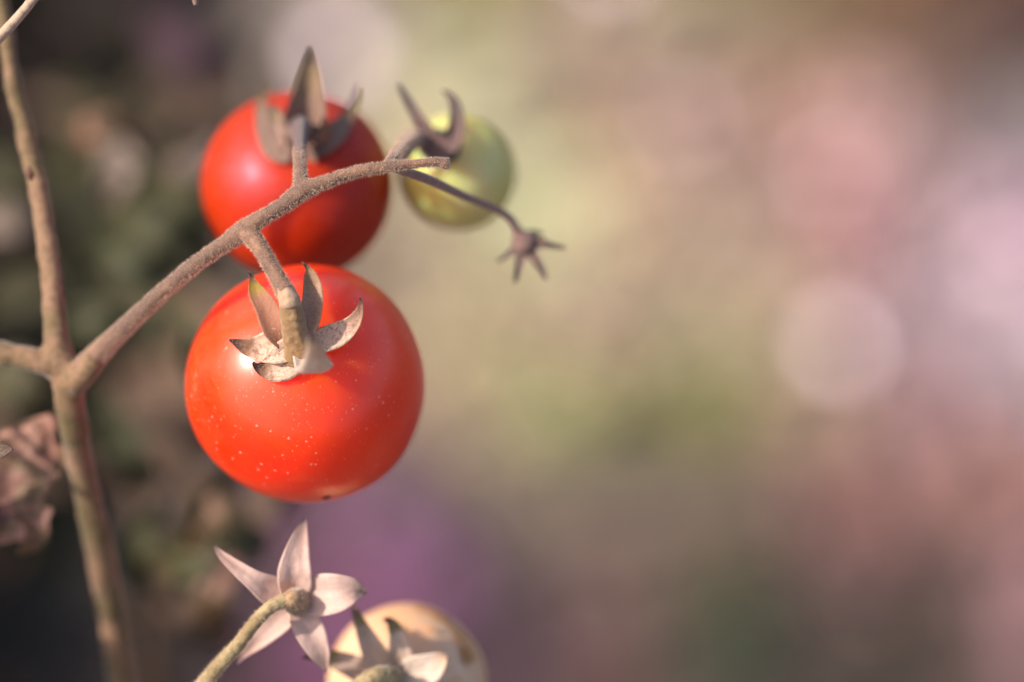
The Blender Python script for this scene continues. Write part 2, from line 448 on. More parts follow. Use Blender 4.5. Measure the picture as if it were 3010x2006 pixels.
LV, LF, LC = [], [], []
def add_flake(x, y, z, L, wd, yaw, tilt, roll, c, curl):
    m = Matrix.Translation((x, y, z)) @ Matrix.Rotation(yaw, 4, 'Z') @ Matrix.Rotation(tilt, 4, 'Y') @ Matrix.Rotation(roll, 4, 'X')
    o = len(LV)
    rows = [(-.5, .12), (-.25, .75), (.05, 1.0), (.3, .7), (.5, .06)]
    for t, ww in rows:
        for u in (-1, 0, 1):
            LV.append(m @ Vector((t*L, u*ww*wd/2, curl*L*(t*t*1.6) + curl*L*.35*abs(u)*ww)))
            LC.append(c)
    for i in range(4):
        for j in range(2):
            a = o+i*3+j; LF.append((a, a+3, a+4, a+1))
rl = random.Random(11)
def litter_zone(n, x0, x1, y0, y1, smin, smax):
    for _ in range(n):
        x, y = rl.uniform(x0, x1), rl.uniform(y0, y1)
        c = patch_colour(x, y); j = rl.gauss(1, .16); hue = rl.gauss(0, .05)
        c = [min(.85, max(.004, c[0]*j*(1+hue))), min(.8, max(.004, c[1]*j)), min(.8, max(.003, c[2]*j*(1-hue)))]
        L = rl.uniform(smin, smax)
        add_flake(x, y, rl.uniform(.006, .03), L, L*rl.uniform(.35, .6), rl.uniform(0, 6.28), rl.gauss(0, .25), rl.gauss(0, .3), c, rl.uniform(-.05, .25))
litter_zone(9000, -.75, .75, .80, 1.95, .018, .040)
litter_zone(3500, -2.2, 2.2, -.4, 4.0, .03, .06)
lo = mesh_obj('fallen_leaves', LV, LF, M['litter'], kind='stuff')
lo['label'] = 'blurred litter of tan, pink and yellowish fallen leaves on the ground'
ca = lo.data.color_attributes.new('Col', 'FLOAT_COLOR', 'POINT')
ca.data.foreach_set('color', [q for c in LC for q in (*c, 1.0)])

# ------------------------------------------------------------------ fruit
def fruit(root, name, px, py, d, r_px, axis, mat, oblate=.97, dimple=.05, lobes=.008, seed=0, elong=1.0):
    C = P(px, py, d); Rr = r_px*d/FPX
    ax = (RT*axis[0] + UP*axis[1] - FWD*axis[2]).normalized()
    q = ax.to_track_quat('Z', 'X')
    nl, na = 72, 110
    V, F = [], []
    for i in range(nl+1):
        th = math.pi*i/nl
        for j in range(na):
            ph = 2*math.pi*j/na
            r = 1 + lobes*math.cos(3*ph+seed)*math.sin(th)**2 + .013*noise.noise(Vector((math.cos(ph)*math.sin(th)*2+seed, math.sin(ph)*math.sin(th)*2, math.cos(th)*2)))
            r -= dimple*math.exp(-(th/.28)**2) + .008*math.exp(-((math.pi-th)/.12)**2)
            V.append(Vector((math.sin(th)*math.cos(ph), math.sin(th)*math.sin(ph), math.cos(th)*oblate*elong))*r*Rr)
    for i in range(nl):
        for j in range(na):
            a, b = i*na+j, i*na+(j+1) % na
            F.append((a, a+na, b+na, b))
    o = mesh_obj(name, V, F, mat, parent=root)
    o.location = C - root.location
    o.rotation_euler = q.to_euler()
    def depth(x, y):
        dx, dy = (x-px)/r_px, (y-py)/r_px
        s = dx*dx+dy*dy
        return d - (math.sqrt(1-s) if s < 1 else 0)*Rr
    return C, Rr, ax, depth

def unback(e):
    lo, hi = .28, .45
    for _ in range(40):
        m = (lo+hi)/2
        if back(m) < e: lo = m
        else: hi = m
    return lo

def sepals(calyx, origin, specs, depth=None):
    for i, s in enumerate(specs):
        spine = [(a[0], a[1], min(a[2], unback(depth(a[0], a[1])-.00025)) if depth else a[2], a[3]) for a in s['sp']]
        m = ribbon(spine, side=s.get('side'), cup=s.get('cup', .14), wrinkle=s.get('wr', .05), keel=s.get('keel', .0), seed=i*3.7+s.get('seed', 0), rows=30, cols=11, th=s.get('th', .00013))
        sp = mesh_obj('sepal', *m[:2], M[s.get('mat', 'sepal')], parent=calyx, origin=origin, uv=m[2], label=s.get('label'))
        yield m, sp

# ---- front ripe tomato
org = P(900, 1483, .3355)
t1 = thing('tomato', 'large bright red ripe cherry tomato in sharp focus, hanging lowest on the forked stalk', 'tomato', org, 'cherry tomatoes hanging on dried stalks')
C1, R1, A1, dep1 = fruit(t1, 'fruit', 900, 1129, .3357, 352, (-.06, .25, .967), M['red'], oblate=.985, dimple=.03, seed=1)
cal = mesh_obj('calyx', *remeshed(*tube([pt(q) for q in [(852,884,.3190,33),(857,925,.3196,36),(866,980,.3206,39),(877,1022,.3214,46),(881,1042,.3222,60)]], seg=20, ridge=.05)[:2], .00018, 4, .00008, 1500),
               M['column'], parent=t1, origin=org, label='swollen olive-brown collar with six curled dry sepals')
specs = [
 dict(sp=[(838,1010,.3213,50),(808,965,.3208,74),(782,905,.3212,66),(756,862,.3218,50),(744,832,.3222,26),(740,812,.3224,10),(730,801,.3222,7)], mat='sepal_green', cup=.2, label='olive green sepal with dark curled tip'),
 dict(sp=[(893,1005,.3210,40),(908,955,.3208,56),(917,905,.3212,62),(919,850,.3220,56),(912,808,.3228,34),(903,787,.3230,14),(890,772,.3228,7)], mat='sepal_brown', cup=.22, keel=.1, label='upright mottled brown sepal'),
 dict(sp=[(893,1020,.3214,60),(940,1003,.3218,74),(990,985,.3222,74),(1030,957,.3222,54),(1054,922,.3216,30),(1061,893,.3210,12),(1058,876,.3207,6)], cup=.12),
 dict(sp=[(892,1040,.3212,66),(918,1085,.3186,104),(926,1100,.3160,112),(929,1080,.3115,84),(924,1040,.3078,54),(914,1005,.3052,26),(908,982,.3040,9)], side=(1, .1, 0), cup=-.16, mat='sepal_pale', label='blunt pale sepal curling towards the viewer, dark tip'),
 dict(sp=[(872,1018,.3213,90),(842,1056,.3212,116),(808,1078,.3214,96),(776,1084,.3216,56),(755,1078,.3214,24),(744,1066,.3211,7)], cup=.05, wr=.10, mat='sepal_scorched'),
 dict(sp=[(862,1015,.3213,90),(812,1018,.3214,104),(765,1024,.3219,80),(725,1020,.3222,50),(695,1008,.3224,24),(673,999,.3224,5)], cup=.14, wr=.11, mat='sepal_scorched', label='sepal with a scorched brown tip'),
]
allm = [m for m, _ in sepals(cal, org, specs, dep1)]
hv = merge(*allm)
h1 = hairs(hv[0], hv[1], 3000, .00028, .000026, 5)
mesh_obj('hairs', *h1, M['hair'], parent=cal, origin=org, kind='stuff', smooth=False)
# blossom scar
sc_c = P(960, 1457, dep1(960, 1457)); nn = (sc_c - C1).normalized(); sx = nn.orthogonal().normalized(); sy = nn.cross(sx)
V, F = [], []
for i, rr in enumerate((0, .35, .7, 1.0)):
    for j in range(14):
        a = 2*math.pi*j/14; w_ = 1+.25*noise.noise(Vector((math.cos(a)*2, math.sin(a)*2, 0)))
        q = sc_c + (sx*math.cos(a) + sy*math.sin(a)*.9)*rr*.00065*w_
        q = C1 + (q-C1).normalized()*(R1*.988 + [.00000, .0002, .00036, .0001][i])
        V.append(q)
for i in range(3):
    for j in range(14): F.append((i*14+j, (i+1)*14+j, (i+1)*14+(j+1) % 14, i*14+(j+1) % 14))
mesh_obj('blossom_scar', V, F, M['scar'], parent=t1, origin=org)

# ---- back ripe tomato
org = P(875, 830, .356)
t2 = thing('tomato', 'dark red ripe cherry tomato blurred, behind the forked stalk and above the front tomato', 'tomato', org, 'cherry tomatoes hanging on dried stalks')
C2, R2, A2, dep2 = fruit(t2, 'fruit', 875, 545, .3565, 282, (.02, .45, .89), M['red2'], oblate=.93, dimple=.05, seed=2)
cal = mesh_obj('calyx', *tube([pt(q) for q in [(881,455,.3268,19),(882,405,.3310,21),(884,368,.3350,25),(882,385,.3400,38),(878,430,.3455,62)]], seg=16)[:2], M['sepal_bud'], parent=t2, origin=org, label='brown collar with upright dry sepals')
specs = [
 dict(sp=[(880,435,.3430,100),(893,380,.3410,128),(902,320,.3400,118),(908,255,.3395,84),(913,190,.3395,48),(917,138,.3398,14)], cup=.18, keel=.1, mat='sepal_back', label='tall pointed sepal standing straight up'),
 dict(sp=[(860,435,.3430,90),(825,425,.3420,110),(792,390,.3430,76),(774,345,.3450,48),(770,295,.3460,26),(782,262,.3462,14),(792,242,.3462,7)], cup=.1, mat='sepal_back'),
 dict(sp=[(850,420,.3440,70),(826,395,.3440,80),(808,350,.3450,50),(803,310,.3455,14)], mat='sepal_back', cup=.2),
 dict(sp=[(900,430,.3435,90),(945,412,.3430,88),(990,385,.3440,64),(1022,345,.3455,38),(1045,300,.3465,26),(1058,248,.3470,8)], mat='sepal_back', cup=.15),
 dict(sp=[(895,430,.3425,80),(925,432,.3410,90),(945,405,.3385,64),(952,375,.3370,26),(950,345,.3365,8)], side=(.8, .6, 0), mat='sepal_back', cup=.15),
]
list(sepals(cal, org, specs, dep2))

# ---- green tomato
org = P(1345, 690, .352)
t3 = thing('tomato', 'small unripe yellow-green cherry tomato, blurred, behind the broken stalk tip', 'tomato', org, 'cherry tomatoes hanging on dried stalks')
C3, R3, A3, dep3 = fruit(t3, 'fruit', 1345, 507, .3580, 170, (-.55, .45, .70), M['green'], oblate=1.0, dimple=.03, seed=3, elong=1.05)
cal = mesh_obj('calyx', *tube([pt(q) for q in [(1196,418,.3395,20),(1222,412,.3400,26),(1250,416,.3405,34),(1275,425,.3430,52),(1285,435,.3470,50)]], seg=16)[:2], M['mauve_stem'], parent=t3, origin=org, label='dark brown collar')
specs = [
 dict(sp=[(1262,420,.3410,50),(1250,385,.3400,50),(1228,345,.3400,36),(1202,300,.3405,28),(1174,250,.3415,14)], mat='sepal_bud', cup=.25),
 dict(sp=[(1265,425,.3400,60),(1305,425,.3390,78),(1336,395,.3390,58),(1343,350,.3390,46),(1335,305,.3392,34),(1318,280,.3395,18),(1298,268,.3397,7)], mat='sepal_bud', cup=.2),
 dict(sp=[(1265,430,.3400,60),(1292,452,.3395,60),(1325,450,.3400,50),(1348,420,.3405,20)], mat='sepal_bud', cup=.15),
]
list(sepals(cal, org, specs, dep3))

# ---- beige tomato at the bottom edge
org = P(1195, 2240, .336)
t4 = thing('tomato', 'pale peach-coloured tomato with orange spots, cut off by the bottom edge', 'tomato', org, 'cherry tomatoes hanging on dried stalks')
C4, R4, A4, dep4 = fruit(t4, 'fruit', 1195, 2012, .3480, 236, (-.30, .10, .95), M['beige'], oblate=.97, dimple=.04, seed=4)
cal = mesh_obj('calyx', *tube([pt(q) for q in [(1150,1992,.3300,27),(1148,1990,.3320,32),(1142,1990,.3335,54)]], seg=16)[:2], M['star_stalk'], parent=t4, origin=org)
specs = [
 dict(sp=[(1135,1990,.3330,60),(1112,1945,.3322,80),(1085,1890,.3318,62),(1062,1840,.3318,40),(1045,1800,.3322,22),(1037,1777,.3325,6)], mat='sepal_sage', cup=.1, label='pointed olive sepal'),
 dict(sp=[(1150,1985,.3332,60),(1172,1935,.3322,86),(1172,1890,.3315,58),(1162,1850,.3315,42),(1145,1826,.3318,22),(1126,1822,.3320,8)], mat='sepal_sage', cup=.12, label='hooked dark green sepal'),
 dict(sp=[(1170,2000,.3330,70),(1215,1985,.3322,105),(1260,1965,.3318,96),(1295,1942,.3315,56),(1312,1934,.3314,20),(1318,1936,.3313,8)], mat='sepal_pale', cup=.18, label='broad pale sepal with black tip'),
 dict(sp=[(1125,2000,.3332,70),(1060,1970,.3328,76),(1000,1945,.3325,60),(945,1930,.3325,36),(890,1934,.3325,6)], mat='sepal_sage', cup=.2),
 dict(sp=[(1140,2010,.3330,70),(1120,2060,.3325,90),(1090,2110,.3330,60),(1070,2150,.3335,8)], mat='sepal_pale', cup=.2),
 dict(sp=[(1160,2010,.3330,70),(1200,2060,.3325,90),(1230,2110,.3330,60),(1240,2150,.3335,8)], mat='sepal_pale', cup=.2),
]
list(sepals(cal, org, specs, dep4))

def blemish(name, px, py, r, mat, root, C, Rr, dep):
    c = P(px, py, dep(px, py)); n_ = (c-C).normalized(); a_ = n_.orthogonal().normalized(); b_ = n_.cross(a_); V, F = [], []
    for i, q in enumerate((.02, .5, 1.0)):
        for j in range(16):
            an = 2*math.pi*j/16; w_ = 1 + .4*noise.noise(Vector((math.cos(an)*1.5+px, math.sin(an)*1.5, 0)))
            v = c + (a_*math.cos(an) + b_*math.sin(an))*q*r*w_
            V.append(C + (v-C).normalized()*((c-C).length + (.00012, .0001, -.00008)[i]))
    for i in range(2):
        for j in range(16): F.append((i*16+j, (i+1)*16+j, (i+1)*16+(j+1) % 16, i*16+(j+1) % 16))
    F.append(tuple(range(16)))
    return mesh_obj(name, V, F, mat, parent=root, origin=root.location.copy())
k = NT('brown_spot'); k.b.inputs['Base Color'].default_value = (.36, .15, .045, 1); k.b.inputs['Roughness'].default_value = .5; M['spot'] = k.m
k = NT('orange_spot'); k.b.inputs['Base Color'].default_value = (.62, .26, .12, 1); k.b.inputs['Roughness'].default_value = .5; M['ospot'] = k.m
blemish('blemish', 1376, 1925, .0011, M['spot'], t4, C4, R4, dep4)
blemish('blemish', 1262, 1846, .0004, M['ospot'], t4, C4, R4, dep4)

# ---- empty star-shaped calyx
org = P(865, 1770, .332)
st = thing('empty_calyx', 'dry star-shaped calyx without a fruit, five pale pink pointed sepals, below the front tomato', 'dried calyx', org)
hub = tube([pt(q) for q in [(842,1768,.3264,20),(858,1762,.3260,27),(867,1765,.3267,34),(871,1769,.3276,41),(873,1771,.3286,40)]], seg=18, bump=.06, bf=2500)
mesh_obj('receptacle', *hub[:2], M['column'], parent=st, origin=org)
specs = [
 dict(sp=[(868,1765,.3284,70),(868,1720,.3276,100),(866,1680,.3270,100),(872,1630,.3268,78),(882,1580,.3270,50),(892,1545,.3274,22),(898,1526,.3275,9)], label='sepal pointing up'),
 dict(sp=[(866,1765,.3284,70),(800,1738,.3275,90),(745,1705,.3268,60),(695,1668,.3268,42),(655,1635,.3272,26),(632,1608,.3275,8)]),
 dict(sp=[(874,1766,.3284,80),(930,1752,.3276,120),(985,1745,.3270,118),(1035,1738,.3270,80),(1064,1740,.3274,34),(1076,1746,.3276,8)], cup=.12, label='broadest sepal, pale, pointing right'),
 dict(sp=[(874,1775,.3286,66),(895,1825,.3280,86),(920,1875,.3278,84),(942,1925,.3280,58),(955,1958,.3283,26),(960,1976,.3284,8)]),
 dict(sp=[(866,1775,.3290,70),(825,1820,.3288,76),(785,1860,.3290,62),(745,1895,.3294,46),(715,1925,.3298,24),(697,1950,.3300,10)]),
]
for s in specs: s['mat'] = 'sepal_star'; s.setdefault('cup', .1); s['keel'] = .05
stm = []
for i, s in enumerate(specs):
    m = ribbon(s['sp'], cup=s['cup'], wrinkle=.05, keel=s['keel'], seed=20+i*2.3, rows=30, cols=13)
    stm.append(m); mesh_obj('sepal', *m[:2], M['sepal_star'], parent=st, origin=org, uv=m[2], label=s.get('label'))
stk = tube([pt(q) for q in [(862,1764,.3264,25),(835,1768,.3260,22),(795,1785,.3258,20),(750,1830,.3260,20),(700,1895,.3264,21),(650,1950,.3270,22),(600,2010,.3276,24),(540,2090,.3284,26),(460,2200,.345,28),(405,2330,.380,30)]], seg=20, sub=14, bump=.08, bf=1500)
sk = mesh_obj('stalk', *stk[:2], M['star_stalk'], parent=st, origin=org)
hh = merge(hub, stk)
mesh_obj('hairs', *hairs(hh[0], hh[1], 7000, .00036, .000030, 9), M['hair'], parent=sk, origin=org, kind='stuff', smooth=False)

# ---- dried flower bud at the end of its thin stalk
org = P(1541, 712, .332)
bd = thing('dried_bud', 'tiny dark dried flower bud with spiky sepals at the end of the thin drooping stalk', 'dried bud', org)
V, F, U = tube([pt(q) for q in [(1522,672,.3388,8),(1530,692,.3385,26),(1541,714,.3382,38),(1550,732,.3382,36),(1556,748,.3382,20)]], seg=18, sub=6, bump=.1, bf=1500)
mesh_obj('receptacle', V, F, M['mauve_stem'], parent=bd, origin=org)
for i, s in enumerate([
  [(1550,712,.3382,40),(1585,714,.3376,34),(1620,722,.3376,18),(1662,729,.3378,8)],
  [(1552,728,.3380,40),(1575,760,.3374,30),(1592,790,.3374,20),(1606,820,.3376,8)],
  [(1540,732,.3380,38),(1530,765,.3374,28),(1522,800,.3374,18),(1515,830,.3376,8)],
  [(1528,722,.3382,34),(1505,740,.3382,20),(1480,758,.3385,11),(1460,768,.3388,6)],
  [(1545,700,.3386,34),(1560,690,.3400,26),(1580,686,.3410,14),(1598,690,.3418,7)]]):
    m = ribbon(s, cup=.25, wrinkle=.06, seed=40+i, rows=15, cols=7)
    mesh_obj('sepal', *m[:2], M['sepal_bud'], parent=bd, origin=org, uv=m[2])

# ------------------------------------------------------------------ the vine
foot = P(420, 2300, .40); foot.z = 0; foot.y += .1
vine = thing('tomato_vine', 'withered brown tomato vine forking at the left edge, bearing the tomatoes', 'vine', foot)
low = P(410, 2300, .385); l2 = P(520, 3600, .43)
tr = tube([pt(q) for q in [(60,-1100,.340,16),(20,-760,.338,22),(-40,-260,.3350,26),(-22,-120,.3350,27),(6,20,.3348,27),(42,256,.3346,28),(104,512,.3342,30),(148,780,.3325,32),(166,980,.3320,38),(198,1120,.3325,47),(217,1253,.3345,44),(243,1394,.3375,40),(290,1600,.3430,44),(328,1800,.3490,42),(360,2010,.3560,43)]] +
          [(low.x, low.y, low.z, .0022), (l2.x, l2.y, l2.z, .0027), (foot.x, foot.y-.03, .5, .0040), (foot.x, foot.y, 0.05, .0050), (foot.x, foot.y, -.03, .0055)], seg=18, sub=10, bump=.06, bf=300)
br = tube([pt(q) for q in [(190,1090,.3325,38),(130,1068,.3320,37),(60,1050,.3322,37),(-20,1036,.3325,37),(-200,1005,.3335,38),(-500,920,.335,42)]], seg=16, sub=8, bump=.05, bf=400)
nub = tube([pt(q) for q in [(215,1130,.3320,42),(250,1095,.3310,38),(285,1050,.3300,34)]], seg=16, sub=6)
Vs, Fs, _ = merge(tr, br, nub)
Vs, Fs = remeshed(Vs, Fs, .00045, 5, .00020, 420)
ms = mesh_obj('main_stem', Vs, Fs, M['stem'], parent=vine, origin=foot, label='thick main stem with a side arm leaving the picture at left')
view = lambda p: abs((p-CAM).dot(FWD)-.335) < .03 and (p-CAM).length < .5
mesh_obj('hairs', *hairs(Vs, Fs, 30000, .00034, .000032, 3, view), M['hair'], parent=ms, origin=foot, kind='stuff', smooth=False)
# small dark wound on the stem
V, F, U = tube([pt(q) for q in [(83,490,0.3310,3),(87,505,0.3307,9),(90,515,0.3306,10),(92,532,0.3309,3)]], seg=10)
mesh_obj('wound', V, F, M['scar'], parent=ms, origin=foot)

fs = [tube([pt(q) for q in sp], seg=18, sub=10) for sp in (
 [(205,1130,.3325,38),(262,1070,.3310,36),(330,1000,.3296,28),(450,886,.3274,24),(560,790,.3254,23),(655,722,.3240,23),(712,684,.3230,31),(765,646,.3224,24),(830,606,.3220,22),(885,566,.3217,27),(950,538,.3215,20),(1050,505,.3213,17),(1150,490,.3212,16),(1230,481,.3211,13),(1285,477,.3211,14),(1305,481,.3210,16),(1320,483,.3210,17)],
 [(715,672,.3226,26),(740,697,.3220,27),(765,728,.3213,24),(795,780,.3204,23),(825,832,.3196,25),(842,862,.3191,30)],
 [(888,576,.3218,30),(887,545,.3222,24),(883,500,.3240,18),(881,462,.3262,17),(881,440,.3282,17)],
 [(1140,492,.3214,18),(1160,468,.3240,20),(1185,435,.3300,24),(1204,415,.3360,26),(1222,405,.3395,26)])]
Vf, Ff, _ = merge(*fs)
Vf, Ff = remeshed(Vf, Ff, .00016, 3, .00006, 1100)
tk = mesh_obj('fruiting_stalk', Vf, Ff, M['truss'], parent=vine, origin=foot, label='forked fruiting stalk rising from the fork to a broken tip')
mesh_obj('hairs', *hairs(Vf, Ff, 30000, .00034, .000032, 4), M['hair'], parent=tk, origin=foot, kind='stuff', smooth=False)
V, F, U = tube([pt(q) for q in [(1140,488,.3216,12),(1200,508,.3240,14),(1270,533,.3268,14),(1367,578,.3310,12),(1450,612,.3345,12),(1498,642,.3365,12),(1526,688,.3382,13)]], seg=14, sub=10, bump=.1, bf=1500)
mesh_obj('bud_stalk', V, F, M['bud_stalk'], parent=vine, origin=foot, label='thin mauve stalk drooping to the dried bud')
V, F = remeshed(*tube([pt(q) for q in [(834,846,.3193,25),(844,868,.3190,30),(852,886,.3189,33),(856,903,.3190,32)]], seg=20)[:2], .00018, 3, .00006, 1500)
mesh_obj('stalk_joint', V, F, M['knuckle'], parent=vine, origin=foot, label='pale swollen joint above the front tomato')
# stalk of the beige tomato
V, F, U = tube([pt(q) for q in [(1160,1996,.3303,32),(1130,1988,.3292,31),(1090,1996,.3285,29),(1040,2034,.3285,27),(960,2110,.3290,28),(860,2220,.331,30),(640,2360,.350,32),(420,2480,.385,34)]], seg=18, sub=10, bump=.1, bf=1500)
lowst = mesh_obj('fruit_stalk', V, F, M['star_stalk'], parent=vine, origin=foot, label='hairy olive stalk of the pale tomato')
mesh_obj('hairs', *hairs(V, F, 5000, .00042, .000024, 12), M['hair'], parent=lowst, origin=foot, kind='stuff', smooth=False)
# thin shoot crossing the main stem at the top left corner
V, F, U = tube([pt(q) for q in [(190,-110,.3180,15),(120,-30,.3185,15),(72,30,.3190,15),(20,88,.3195,16),(-40,150,.3200,17),(-160,280,.321,18)]], seg=14, sub=8, bump=.08, bf=1200)
mesh_obj('side_shoot', V, F, M['pedicel'], parent=vine, origin=foot, label='thin pale shoot crossing the top left corner')
V, F, U = tube([pt(q) for q in [(60,-760,.340,12),(330,-560,.334,11),(520,-300,.328,10),(566,-120,.325,9),(570,-60,.3245,9),(572,-20,.324,9),(574,2,.324,9),(576,15,.324,7)]], seg=12, sub=6)
mesh_obj('hanging_tip', V, F, M['mauve_stem'], parent=vine, origin=foot, label='brown stalk tip poking in at the top edge')
V, F, U = tube([pt(q) for q in [(-300,1010,.3355,22),(-330,1100,.338,18),(-280,1185,.341,16),(-180,1250,.3395,12)]], seg=10)
mesh_obj('leaf_stalk', V, F, M['stem'], parent=vine, origin=foot)
V, F, U = tube([pt(q) for q in [(-320,1010,.3355,16),(-260,1220,.330,12),(-160,1320,.326,9),(-80,1325,.3245,6)]], seg=10)
mesh_obj('leaf_stalk', V, F, M['stem'], parent=vine, origin=foot)
V, F, U = tube([pt(q) for q in [(-700,1060,.323,18),(-640,1000,.330,20),(-500,925,.335,22)]], seg=10)
mesh_obj('leaf_stalk', V, F, M['stem'], parent=vine, origin=foot)
# withered leaf at the left edge
def big_leaf(name, spine, mat, parent, origin, seed, label=None, wr=.13, rag=.45, cup=.1, side=None):
    m = ribbon(spine, side=side, cup=cup, wrinkle=wr, ragged=rag, seed=seed, rows=44, cols=23, th=.0003)
    return mesh_obj(name, *m[:2], mat, parent=parent, origin=origin, uv=m[2], label=label)
big_leaf('leaf', [(-280,1185,.3415,60),(-150,1290,.3405,250),(-42,1395,.3395,350),(22,1470,.339,320),(66,1540,.339,210),(94,1585,.3395,110),(112,1620,.341,14)], M['leaf_pink'], vine, foot, 3.1, 'crumpled pinkish-brown withered leaf', wr=.09, rag=.8)
big_leaf('leaf', [(-700,1050,.322,60),(-500,1250,.328,330),(-350,1430,.3325,440),(-260,1600,.337,420),(-220,1760,.342,360),(-190,1930,.347,200),(-180,2020,.349,20)], M['leaf_brown'], vine, foot, 8.1)  # unseen leaf, added and bent along the sun rays to shade the lower stem
big_leaf('leaf', [(-1000,1500,.340,60),(-700,1650,.336,300),(-450,1780,.334,400),(-300,1950,.334,340),(-200,2150,.335,200),(-150,2300,.336,30)], M['leaf_olive'], vine, foot, 9.7)  # second unseen leaf, added outside the frame to shade stem and bush
big_leaf('leaf', [(-90,1325,.3245,20),(-40,1325,.3240,70),(0,1322,.3236,52),(22,1321,.3234,26),(36,1321,.3233,6)], M['leaf_brown'], vine, foot, 5.4, 'small dark leaf tip at the left edge', wr=.05, rag=.1)

# ------------------------------------------------------------------ withered bush behind the vine (left, out of focus)
bf_ = P(300, 2400, .75); bf_.z = 0
bush = thing('withered_bush', 'blurred mass of withered tomato foliage with dark gaps behind the main stem', 'plant', bf_)
for s in (
 [(-100,640,.50,26),(60,645,.50,22),(160,640,.51,20),(330,600,.52,16)],
 [(480,2400,.60,50),(455,2000,.53,42),(440,1750,.50,36),(425,1550,.49,30),(400,1400,.49,20)],
 [(428,1560,.49,26),(520,1430,.49,30),(620,1330,.50,26),(760,1290,.52,20)],
 [(-200,900,.62,30),(100,800,.6,30),(400,700,.6,26),(640,650,.6,20)],
 [(-100,300,.6,26),(200,330,.58,24),(460,480,.58,20),(700,560,.6,16)]):
    V, F, U = tube([pt(q) for q in s], seg=10, sub=6, bump=.1, bf=200)
    mesh_obj('stem', V, F, M['leaf_brown'], parent=bush, origin=bf_)
g0 = P(470, 2400, .60)
V, F, U = tube([(g0.x, g0.y, g0.z, .0045), (g0.x-.01, g0.y+.03, .6, .005), (bf_.x, bf_.y, -.03, .006)], seg=10)
mesh_obj('stem', V, F, M['leaf_brown'], parent=bush, origin=bf_)
hand = [
 ([(340,420,.47,40),(350,470,.465,110),(340,540,.465,90),(310,590,.47,20)], 'leaf_pale'),
 ([(470,520,.47,30),(560,480,.465,90),(660,455,.465,80),(740,470,.47,20)], 'leaf_pale'),
 ([(420,560,.49,60),(520,590,.48,150),(620,620,.48,120),(700,650,.49,20)], 'leaf_olive'),
 ([(430,690,.49,40),(520,700,.48,90),(620,745,.48,90),(700,790,.49,20)], 'leaf_brown'),
 ([(-60,660,.46,40),(0,650,.455,90),(60,645,.455,70),(130,640,.46,15)], 'leaf_pale'),
 ([(-60,480,.50,90),(0,510,.50,160),(60,560,.50,80),(90,600,.5,20)], 'leaf_olive'),
 ([(560,1620,.42,30),(600,1530,.415,100),(650,1450,.415,110),(700,1390,.42,20)], 'leaf_pink'),
 ([(470,1700,.44,60),(560,1640,.435,150),(680,1600,.435,160),(800,1600,.44,30)], 'leaf_olive'),
 ([(480,1600,.44,60),(540,1720,.44,190),(600,1820,.44,170),(680,1900,.45,30)], 'leaf_brown'),
 ([(820,1440,.44,30),(760,1490,.44,110),(740,1560,.44,100),(800,1610,.45,20)], 'leaf_brown'),
 ([(300,1180,.44,40),(360,1280,.44,110),(400,1380,.44,90),(420,1460,.45,15)], 'leaf_olive'),
 ([(430,1300,.45,30),(500,1340,.45,80),(560,1420,.45,60),(600,1480,.45,15)], 'leaf_brown'),
 ([(-100,250,.62,60),(40,330,.62,200),(150,400,.62,180),(260,430,.62,40)], 'leaf_brown'),
 ([(420,330,.60,60),(520,300,.60,180),(640,300,.60,160),(740,250,.60,40)], 'leaf_brown'),
 ([(250,180,.66,80),(380,260,.66,260),(520,360,.66,240),(640,420,.66,40)], 'leaf_brown'),
 ([(0,60,.66,80),(100,120,.66,200),(220,180,.66,170),(300,230,.66,40)], 'leaf_pink'),
 ([(250,100,.64,60),(330,130,.64,150),(430,120,.64,120),(520,80,.64,30)], 'leaf_olive'),
 ([(300,850,.55,60),(380,900,.55,170),(460,960,.55,140),(540,1010,.55,20)], 'leaf_olive'),
 ([(-50,900,.5,60),(30,860,.5,130),(110,840,.5,110),(180,860,.5,20)], 'leaf_olive'),
 ([(520,900,.43,30),(560,960,.425,70),(570,1040,.425,80),(560,1120,.43,20)], 'leaf_olive'),
 ([(300,720,.44,30),(360,770,.435,90),(450,800,.435,100),(540,790,.44,20)], 'leaf_olive'),
 ([(230,420,.46,30),(280,380,.455,80),(350,370,.455,80),(430,400,.46,20)], 'leaf_pink'),
 ([(480,1480,.43,30),(420,1560,.425,90),(400,1650,.425,80),(430,1740,.43,20)], 'leaf_olive'),
 ([(700,1620,.42,30),(650,1700,.415,100),(620,1790,.415,90),(640,1870,.42,20)], 'leaf_pink'),
 ([(180,980,.44,30),(260,930,.44,120),(340,960,.44,120),(420,940,.45,20)], 'leaf_olive'),
 ([(-60,1080,.45,60),(20,1120,.44,150),(90,1190,.44,120),(130,1260,.45,20)], 'leaf_olive'),
 ([(330,620,.48,40),(420,650,.47,140),(540,680,.47,140),(640,720,.48,20)], 'leaf_olive'),
 ([(420,60,.55,40),(520,140,.54,140),(620,180,.54,130),(720,160,.55,20)], 'leaf_purple'),
 ([(900,1440,.46,40),(820,1480,.45,90),(760,1500,.45,90),(700,1540,.46,20)], 'leaf_purple'),
]
for i, (s, mt) in enumerate(hand):
    s = [(a, b, c - .032 if c < .5 and b > 350 and a > 150 else c, w) for a, b, c, w in s]
    m = ribbon(s, cup=.12, wrinkle=.12, ragged=.4, seed=60+i*1.3, rows=16, cols=9, th=.0004)
    mesh_obj('leaf', *m[:2], M[mt], parent=bush, origin=bf_, uv=m[2])
